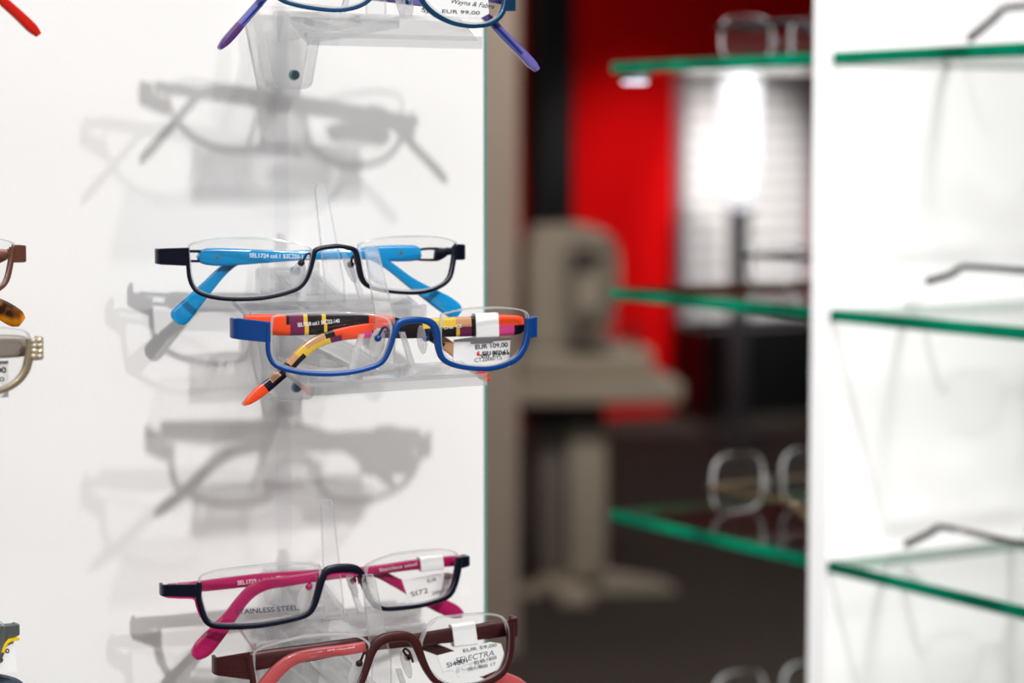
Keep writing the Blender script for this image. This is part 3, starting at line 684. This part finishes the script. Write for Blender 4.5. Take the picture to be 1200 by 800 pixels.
# ------------------------------------------------------------------ white partition and its glass shelves
X0 = 1.0334; PY0, PY1 = 1.2855, 1.3058
bm = bmesh.new(); add_box(bm, (X0, PY0, 0), (2.6, PY1, 2.35), 0, .0008)
part_o = obj('display_partition', bm, WHITE, None, None)
tag(part_o, 'white upright partition between the front and rear glass shelves', 'partition')
SZ = (1.5098, 1.3365, 1.1643)
names = ('top', 'middle', 'bottom')
for k, z in enumerate(SZ):
    for front in (True, False):
        ya, yb = (1.035, PY0 - .0003) if front else (PY1 + .0003, 1.5545)
        bm = bmesh.new(); vs = add_box(bm, (X0 + .0004, ya, z - .0085), (2.55, yb, z), 0, 0)
        for f in bm.faces:
            if abs(f.normal.z) < .5: f.material_index = 1
        bmesh.ops.bevel(bm, geom=bm.edges[:], offset=.0007, segments=1, affect='EDGES', material=1)
        o = obj('glass_shelf', bm, [GLASS, GLASSE], None, None)
        tag(o, '%s glass shelf with green edge on the %s of the white partition' % (names[k], 'near side, right' if front else 'far side'), 'shelf', 'front glass shelves' if front else 'rear glass shelves')

# ------------------------------------------------------------------ open spectacles on the shelves (front towards -y, temples towards +y)
def superell(cx, cz, a, b, n=36, e=2.6):
    out = []
    for k in range(n):
        t = 2 * math.pi * k / n; c, s = math.cos(t), math.sin(t)
        out.append((cx + a * math.copysign(abs(c) ** (2 / e), c), cz + b * math.copysign(abs(s) ** (2 / e), s)))
    return out
def shelf_glasses(loc, rz, label, frame, temple, a=.025, b=.019, lift=0.0, rimless=True, deco=None, e=2.6, bend=.095, tipz=.0024, bar=None, group=None):
    root = empty('eyeglasses', loc, label, 'eyeglasses', group, rz)
    zc = b + .0006
    for s in (-1, 1):
        ol = superell(s * (.009 + a), zc, a, b, 40, e)
        bm = bmesh.new(); th = .0036
        cur = lambda x: .0045 * (abs(x) / .06) ** 2
        A = [bm.verts.new((x, cur(x), z)) for x, z in ol]; B = [bm.verts.new((x, cur(x) + th, z)) for x, z in ol]
        ca = bm.verts.new((s * (.009 + a), cur(.009 + a), zc)); cb = bm.verts.new((s * (.009 + a), cur(.009 + a) + th, zc)); n = len(ol)
        for k in range(n):
            bm.faces.new((A[k], A[(k + 1) % n], ca)); bm.faces.new((B[(k + 1) % n], B[k], cb))
            bm.faces.new((A[k], B[k], B[(k + 1) % n], A[(k + 1) % n])).material_index = 1
        obj('lens', bm, [LENSM, LENSE2 if rimless else frame], root, 50)
        if not rimless:
            bm = bmesh.new(); pts = [(x, cur(x) + .001, z) for x, z in ol]; add_tube(bm, pts + pts[:1], .0009, 8); obj('rim', bm, frame, root)
        # lug, temple
        xh = s * (.009 + 2 * a + .004); yh = cur(xh) + .003; zh = zc + b * (.35 if bar is None else bar)
        bm = bmesh.new(); add_tube(bm, catmull([(s * (.009 + 2 * a - .003), cur(xh) + .001, zh), (xh - s * .001, cur(xh), zh), (xh, yh + .003, zh)], 4), .0012, 8)
        obj('end_piece', bm, frame, root)
        pts = [(xh, yh + .003, zh), (xh, yh + .04, zh + .0005), (xh - s * .002, yh + bend - .006, zh + .0004), (xh - s * .003, yh + bend + .006, zh - .0008), (xh - s * .004, yh + bend + .016, zh - .0045 - (zh - tipz) * .1), (xh - s * .006, yh + bend + .042, tipz)]
        bm = bmesh.new(); cp = catmull(pts, 6); nn = len(cp)
        add_tube(bm, cp, [.0021 if i < nn * .5 else .0021 + .0008 * (i / nn - .5) / .5 for i in range(nn)], 8)
        to = obj('temple', bm, temple, root)
        if deco:
            for i in range(9):
                bm = bmesh.new(); add_ball(bm, (xh, yh + .012 + i * .008, zh), (.0018, .0024, .0018), 0, None, 8); obj('bead', bm, deco, to)
        bm = bmesh.new(); add_ball(bm, (s * .0075, .006, zc - .002), (.0018, .0016, .0058), 0, None, 10)
        po = obj('nose_pad', bm, PADM, root)
    if not bar is None or not rimless:
        pass
    bm = bmesh.new(); zb = zc + b * (.3 if bar is None else bar)
    add_tube(bm, catmull([(-.0105, .0006, zb - .001), (-.005, -.0002, zb + .0025), (.005, -.0002, zb + .0025), (.0105, .0006, zb - .001)], 5), .0011, 8)
    obj('bridge', bm, frame, root)
    if bar is not None:
        for s in (-1, 1):
            bm = bmesh.new(); add_tube(bm, [(s * (.010 + k / 8 * (2 * a + .002)), .0045 * ((.010 + k / 8 * (2 * a + .002)) / .06) ** 2 - .0006, zb) for k in range(9)], .0016, 8)
            obj('brow_bar', bm, frame, root)
    return root
DARKM = pmat('dark_gunmetal', (12, 12, 18), .5, 0, .25)
AUB = pmat('aubergine_metal', (34, 14, 20), .5, 0, .25)
SILV = pmat('silver_beads', (200, 196, 190), .2, .9)
GOLDB = pmat('bronze_metal', (120, 98, 70), .35, .8)
# front shelves: only the temple reaching from the right shows
def front_pair(tip, z, label, fm, tm, **kw):
    p = on_y(tip[0], tip[1], 1.268); tz = max(.0026, p.z - z)
    a = kw.get('a', .025); xh = .009 + 2 * a + .004
    dy = .0045 * (xh / .06) ** 2 + .003 + kw.get('bend', .095) + .042
    shelf_glasses((p.x + xh - .006, p.y - dy, z + .0002), 0, label, fm, tm, tipz=tz, **kw)
front_pair((1136, 46), SZ[0], 'glasses with thin plum temple on the top right shelf', AUB, AUB, b=.021)
front_pair((1087, 330), SZ[1], 'glasses with thin black temple on the middle right shelf', DARKM, DARKM, b=.021)
front_pair((1062, 638), SZ[2], 'glasses with beaded brown temple on the bottom right shelf', AUB, AUB, deco=SILV)
# rear shelves: rimless pairs facing away, lenses near the far edge
def rear_pair(px, Y, z, label, fm, tm, rz=0, **kw):
    a = kw.get('a', .025)
    p = on_y(px, 400, Y)
    c = math.pi + rz
    off = Matrix.Rotation(c, 3, 'Z') @ Vector((.009 + a, .004, 0))
    shelf_glasses((p.x - off.x, Y - off.y, z + .0002), c, label, fm, tm, **kw)
rear_pair(872, 1.515, SZ[0], 'rimless glasses on the top rear shelf in front of the red wall', DARKM, DARKM, a=.026, b=.018, bar=.45, e=3.2)
rear_pair(905, 1.515, SZ[1], 'rimless glasses on the middle rear shelf in front of the white slatwall', DARKM, DARKM, a=.026, b=.020, bar=.2, e=3.2)
rear_pair(866, 1.490, SZ[2], 'rimless bronze glasses reflected in the bottom rear shelf', GOLDB, GOLDB, a=.026, b=.0225, e=3.3, bar=-.05)
bm = bmesh.new(); add_box(bm, (X0 + .0004, PY1 + .0003, SZ[2] - .182), (2.55, 1.5545, SZ[2] - .1735), 0, 0)
for f in bm.faces:
    if abs(f.normal.z) < .5: f.material_index = 1
o = obj('glass_shelf', bm, [GLASS, GLASSE], None, None); tag(o, 'glass shelf just below the picture, carrying the lowest rimless glasses', 'shelf', 'rear glass shelves')
rear_pair(870, 1.500, SZ[2] - .1735, 'rimless glasses at the bottom edge beside the partition', GOLDB, GOLDB, a=.026, b=.0225, e=3.3, bar=.0)

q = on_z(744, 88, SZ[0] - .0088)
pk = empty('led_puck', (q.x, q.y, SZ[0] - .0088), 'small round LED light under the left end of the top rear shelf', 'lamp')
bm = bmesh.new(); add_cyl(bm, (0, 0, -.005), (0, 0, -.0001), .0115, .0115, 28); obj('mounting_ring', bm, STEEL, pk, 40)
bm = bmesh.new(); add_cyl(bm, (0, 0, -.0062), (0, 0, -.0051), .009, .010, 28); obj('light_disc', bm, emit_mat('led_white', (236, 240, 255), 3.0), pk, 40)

# ------------------------------------------------------------------ the shop
XA, XB, YA, YB, ZC = -3.0, 10.5, -3.0, 10.5, 3.1
FLOORM = pmat('charcoal_carpet', (66, 60, 56), .9, spec=.1, noise=.25, scale=60, bump=.2)
struct('floor', box((XA, YA, -.1), (XB, YB, 0)), FLOORM)
struct('ceiling', box((XA, YA, ZC), (XB, YB, ZC + .1)), pmat('white_ceiling', (225, 225, 225), .8, spec=.1))
PALE = pmat('pale_wall', (205, 203, 200), .8, spec=.1)
struct('wall_left', box((XA - .1, YA, 0), (XA, YB, ZC)), PALE)
struct('wall_right', box((XB, YA, 0), (XB + .1, YB, ZC)), PALE)
struct('wall_front', box((XA, YA - .1, 0), (XB, YA, ZC)), PALE)
struct('wall_back', box((XA, YB, 0), (XB, YB + .1, ZC)), pmat('red_paint', (196, 5, 8), .85, spec=.05))
W = lambda x, y: on_y(x, y, YB)
xk0, xk1 = W(612, 200).x, W(659, 200).x
bm = bmesh.new(); add_box(bm, (xk0, YB - .12, 0), (xk1, YB - .002, 3.0), 0, .01)
t = obj('black_pillar', bm, pmat('black_lacquer', (10, 10, 12), .4), None, 40); tag(t, 'tall black pillar against the red back wall', 'pillar')
# white slatwall bay
xs0, xs1 = W(790, 200).x, W(941, 200).x; zs0 = W(860, 372).z
bay = empty('slatwall_unit', ((xs0 + xs1) / 2, YB - .05, 0), 'white slatwall display bay with black base set in the red wall', 'display unit')
bm = bmesh.new(); w = (xs1 - xs0) / 2; z = zs0; SW = pmat('white_slat', (232, 228, 226), .5)
while z < 1.74:
    add_box(bm, (-w + .03, -.012, z + .006), (w - .03, .045, z + .078), 0, .004); z += .085
obj('slat_panel', bm, SW, bay, None)
bm = bmesh.new(); add_box(bm, (-w, -.03, zs0 - .02), (-w + .035, .045, 1.84)); add_box(bm, (w - .035, -.03, zs0 - .02), (w, .045, 1.84)); add_box(bm, (-w, -.03, 1.80), (w, .045, 1.84)); add_box(bm, (-w + .035, .02, zs0 - .02), (w - .035, .046, 1.80))
obj('bay_frame', bm, pmat('grey_bay_frame', (150, 150, 156), .4), bay, None)
obj('base_cabinet', box((-w, -.25, 0), (w, .045, zs0 - .022), .006), pmat('black_base', (16, 16, 18), .4), bay, None)
# lit white column lamp before the slatwall
lp = on_y(866, 250, YB - .9); zt = on_y(866, 92, YB - .9).z; zb = on_y(866, 246, YB - .9).z
lamp = empty('floor_lamp', (lp.x, YB - .9, 0), 'tall glowing white column lamp in front of the slatwall', 'lamp')
bm = bmesh.new(); cp = [(0, 0, zb), (0, 0, zb + .03), (0, 0, zb + .12), (0, 0, zb + .3), (0, 0, zt)]
add_tube(bm, cp, [.025, .055, .08, .09, .09], 28); obj('lamp_shade', bm, emit_mat('lit_shade', (246, 248, 255), .9), lamp)
bm = bmesh.new(); add_cyl(bm, (0, 0, .03), (0, 0, zb + .01), .045, .055, 20); obj('pole', bm, pmat('grey_pole', (92, 92, 98), .4, .5), lamp)
bm = bmesh.new(); add_cyl(bm, (0, 0, 0), (0, 0, .03), .16, .15, 28); obj('base', bm, pmat('grey_base', (70, 70, 76), .4, .5), lamp)
# taupe wing wall
tx = on_z(607, 765, 0)
struct('wall_partition', box((tx.x - 2.2, tx.y, 0), (tx.x, tx.y + .16, ZC)), pmat('taupe_paint', (168, 153, 140), .7, spec=.15, noise=.04, scale=3))

# eye-testing instrument on a motorised table
mp = on_z(672, 693, 0)
mach = empty('instrument_table', mp, 'grey motorised instrument table with one column, by the taupe wall', 'table', None, -YAW + .12)
K = (mp - C).length / F
lx = lambda x: (x - 672) * K
lz = lambda y: max(0, (693 - y) * K)
CREAM = pmat('cream_plastic', (176, 164, 146), .5); CREAMD = pmat('grey_plastic', (118, 110, 104), .5); BLK = pmat('black_plastic', (22, 20, 20), .5)
obj('tabletop', box((lx(592), -.22, lz(466)), (lx(786), .22, lz(440)), .012), CREAM, mach, 40)
obj('motor_housing', box((lx(612), -.12, lz(492)), (lx(702), .12, lz(466)), .01), BLK, mach, 40)
bm = bmesh.new(); add_box(bm, (lx(628), -.05, lz(664)), (lx(664), .09, lz(492)), 0, .008); obj('column_inner', bm, CREAMD, mach, 40)
bm = bmesh.new(); add_box(bm, (lx(661), -.085, lz(672)), (lx(706), .09, lz(492)), 0, .014); obj('column', bm, CREAM, mach, 40)
bm = bmesh.new()
for sgn, x in ((1, 790), (-1, 606)):
    add_prism(bm, [(lx(655), .0), (lx(655), lz(668)), (lx(700 if sgn > 0 else 640), lz(668)), (lx(x - 14 * sgn), lz(684)), (lx(x), lz(690)), (lx(x), 0)] if sgn > 0 else
              [(lx(656), 0), (lx(x), 0), (lx(x), lz(690)), (lx(x + 14), lz(684)), (lx(640), lz(668)), (lx(656), lz(668))], 'y', -.05, .05)
add_box(bm, (lx(640), -.26, 0), (lx(680), .26, .045), 0, .008)
obj('foot', bm, CREAM, mach, 40)
inst = empty('eye_testing_instrument', mp + Vector((0, 0, lz(440) + .001)), 'cream eye-testing instrument with dark round window, on the grey table', 'optical instrument', None, -YAW + .12)
iz = lambda y: (440 - y) * K
bm = bmesh.new(); add_box(bm, (lx(602), -.16, 0), (lx(756), .16, iz(405)), 0, .02); obj('base_unit', bm, CREAM, inst, 40)
bm = bmesh.new()
pr = [(lx(612), iz(405)), (lx(612), iz(300)), (lx(616), iz(276)), (lx(632), iz(266)), (lx(686), iz(266)), (lx(708), iz(276)), (lx(718), iz(298)), (lx(718), iz(345)), (lx(704), iz(378)), (lx(694), iz(405))]
add_prism(bm, pr, 'y', -.13, .12); bmesh.ops.bevel(bm, geom=bm.edges[:], offset=.012, segments=2, affect='EDGES')
hd = obj('measuring_head', bm, CREAM, inst, 40)
bm = bmesh.new(); q = (lx(679), -.131, iz(305)); add_cyl(bm, q, (q[0], -.150, q[2]), .036, .032, 28); obj('eyepiece', bm, CREAMD, hd)
bm = bmesh.new(); add_cyl(bm, (q[0], -.1505, q[2]), (q[0], -.1530, q[2]), .025, .022, 24); obj('window', bm, BLK, hd)
bm = bmesh.new(); add_box(bm, (lx(660), -.20, iz(395)), (lx(664), -.18, iz(280))); add_box(bm, (lx(704), -.20, iz(395)), (lx(708), -.18, iz(280))); add_box(bm, (lx(660), -.20, iz(284)), (lx(708), -.185, iz(278))); add_box(bm, (lx(672), -.21, iz(365)), (lx(696), -.165, iz(357)), 0, .003); add_box(bm, (lx(660), -.2, iz(397)), (lx(708), -.15, iz(391)))
obj('chin_rest', bm, CREAMD, inst, None)
bm = bmesh.new(); add_cyl(bm, (lx(735), -.1, iz(406)), (lx(735), -.1, iz(386)), .012, .009, 14); add_ball(bm, (lx(735), -.1, iz(384)), (.016, .016, .016)); obj('joystick', bm, BLK, inst)

# ------------------------------------------------------------------ light
def area(name, loc, tgt, size, power, col=(1, 1, 1), sy=None):
    l = bpy.data.lights.new(name, 'AREA'); l.energy = power; l.color = col; l.size = size
    if sy: l.shape = 'RECTANGLE'; l.size_y = sy
    o = bpy.data.objects.new(name, l); COL.objects.link(o); o.location = loc
    o.rotation_euler = (Vector(tgt) - Vector(loc)).to_track_quat('-Z', 'Y').to_euler(); return o
def spot(name, loc, tgt, power, ang=50, blend=.6, rad=.04, col=(1, 1, 1)):
    l = bpy.data.lights.new(name, 'SPOT'); l.energy = power; l.color = col; l.spot_size = math.radians(ang); l.spot_blend = blend; l.shadow_soft_size = rad
    o = bpy.data.objects.new(name, l); COL.objects.link(o); o.location = loc
    o.rotation_euler = (Vector(tgt) - Vector(loc)).to_track_quat('-Z', 'Y').to_euler(); return o
spot('track_or_fill_spot', (.47, -1.70, 3.0), (.52, YP, 1.34), 220, 26, .5, .06, (1, .99, .97))
spot('track_or_fill_spot', (1.1, -1.0, 3.0), (.50, YP, 1.36), 58, 30, .5, .04, (1, .985, .96))
spot('track_or_fill_spot', (1.30, -.5, 3.0), (1.36, PY0, 1.3), 205, 40, .6, .13, (1, .99, .98))
spot('track_or_fill_spot', (1.4, 2.4, 3.05), (1.25, 1.5, 1.2), 90, 60, .6, .05)
area('ceiling_panel', (.9, -.7, 3.05), (.9, -.7, 0), 2.4, 31, (1, .99, .98))
spot('track_or_fill_spot', (-.3, 1.75, 3.0), (X0, 1.30, 1.3), 300, 44, .6, .05)  # added fill from the left, only to whiten the partition's end face
area('ceiling_panel', (-.9, -1.6, 3.05), (-.9, -1.6, 0), 2.0, 30, (1, .99, .98))
spot('wall_washer', (6.6, 8.2, 3.05), (7.3, YB, .6), 340, 42, .8, .06, (1, .96, .93))
spot('wall_washer', (7.8, 8.6, 3.05), (7.8, YB, .95), 330, 30, .8, .05)
area('ceiling_panel', (3.6, 4.2, 3.05), (3.6, 5.2, 0), 1.0, 90, (1, .95, .9))

spot('ceiling_fill_spot', (5.5, 8.6, 2.3), (5.5, 8.8, 3.1), 130, 130, .8, .1)  # added unseen fill, brightens the far ceiling that the glass shelves mirror
w = bpy.data.worlds.new('world'); SC.world = w; w.use_nodes = True
w.node_tree.nodes['Background'].inputs[0].default_value = (.5, .5, .5, 1); w.node_tree.nodes['Background'].inputs[1].default_value = .2
vs = SC.view_settings; vs.view_transform = 'Standard'; vs.look = 'None'; vs.gamma = 1; vs.exposure = 0; vs.use_curve_mapping = False
SC.cycles.transparent_max_bounces = 48; SC.cycles.max_bounces = 14; SC.cycles.transmission_bounces = 14; SC.cycles.glossy_bounces = 6
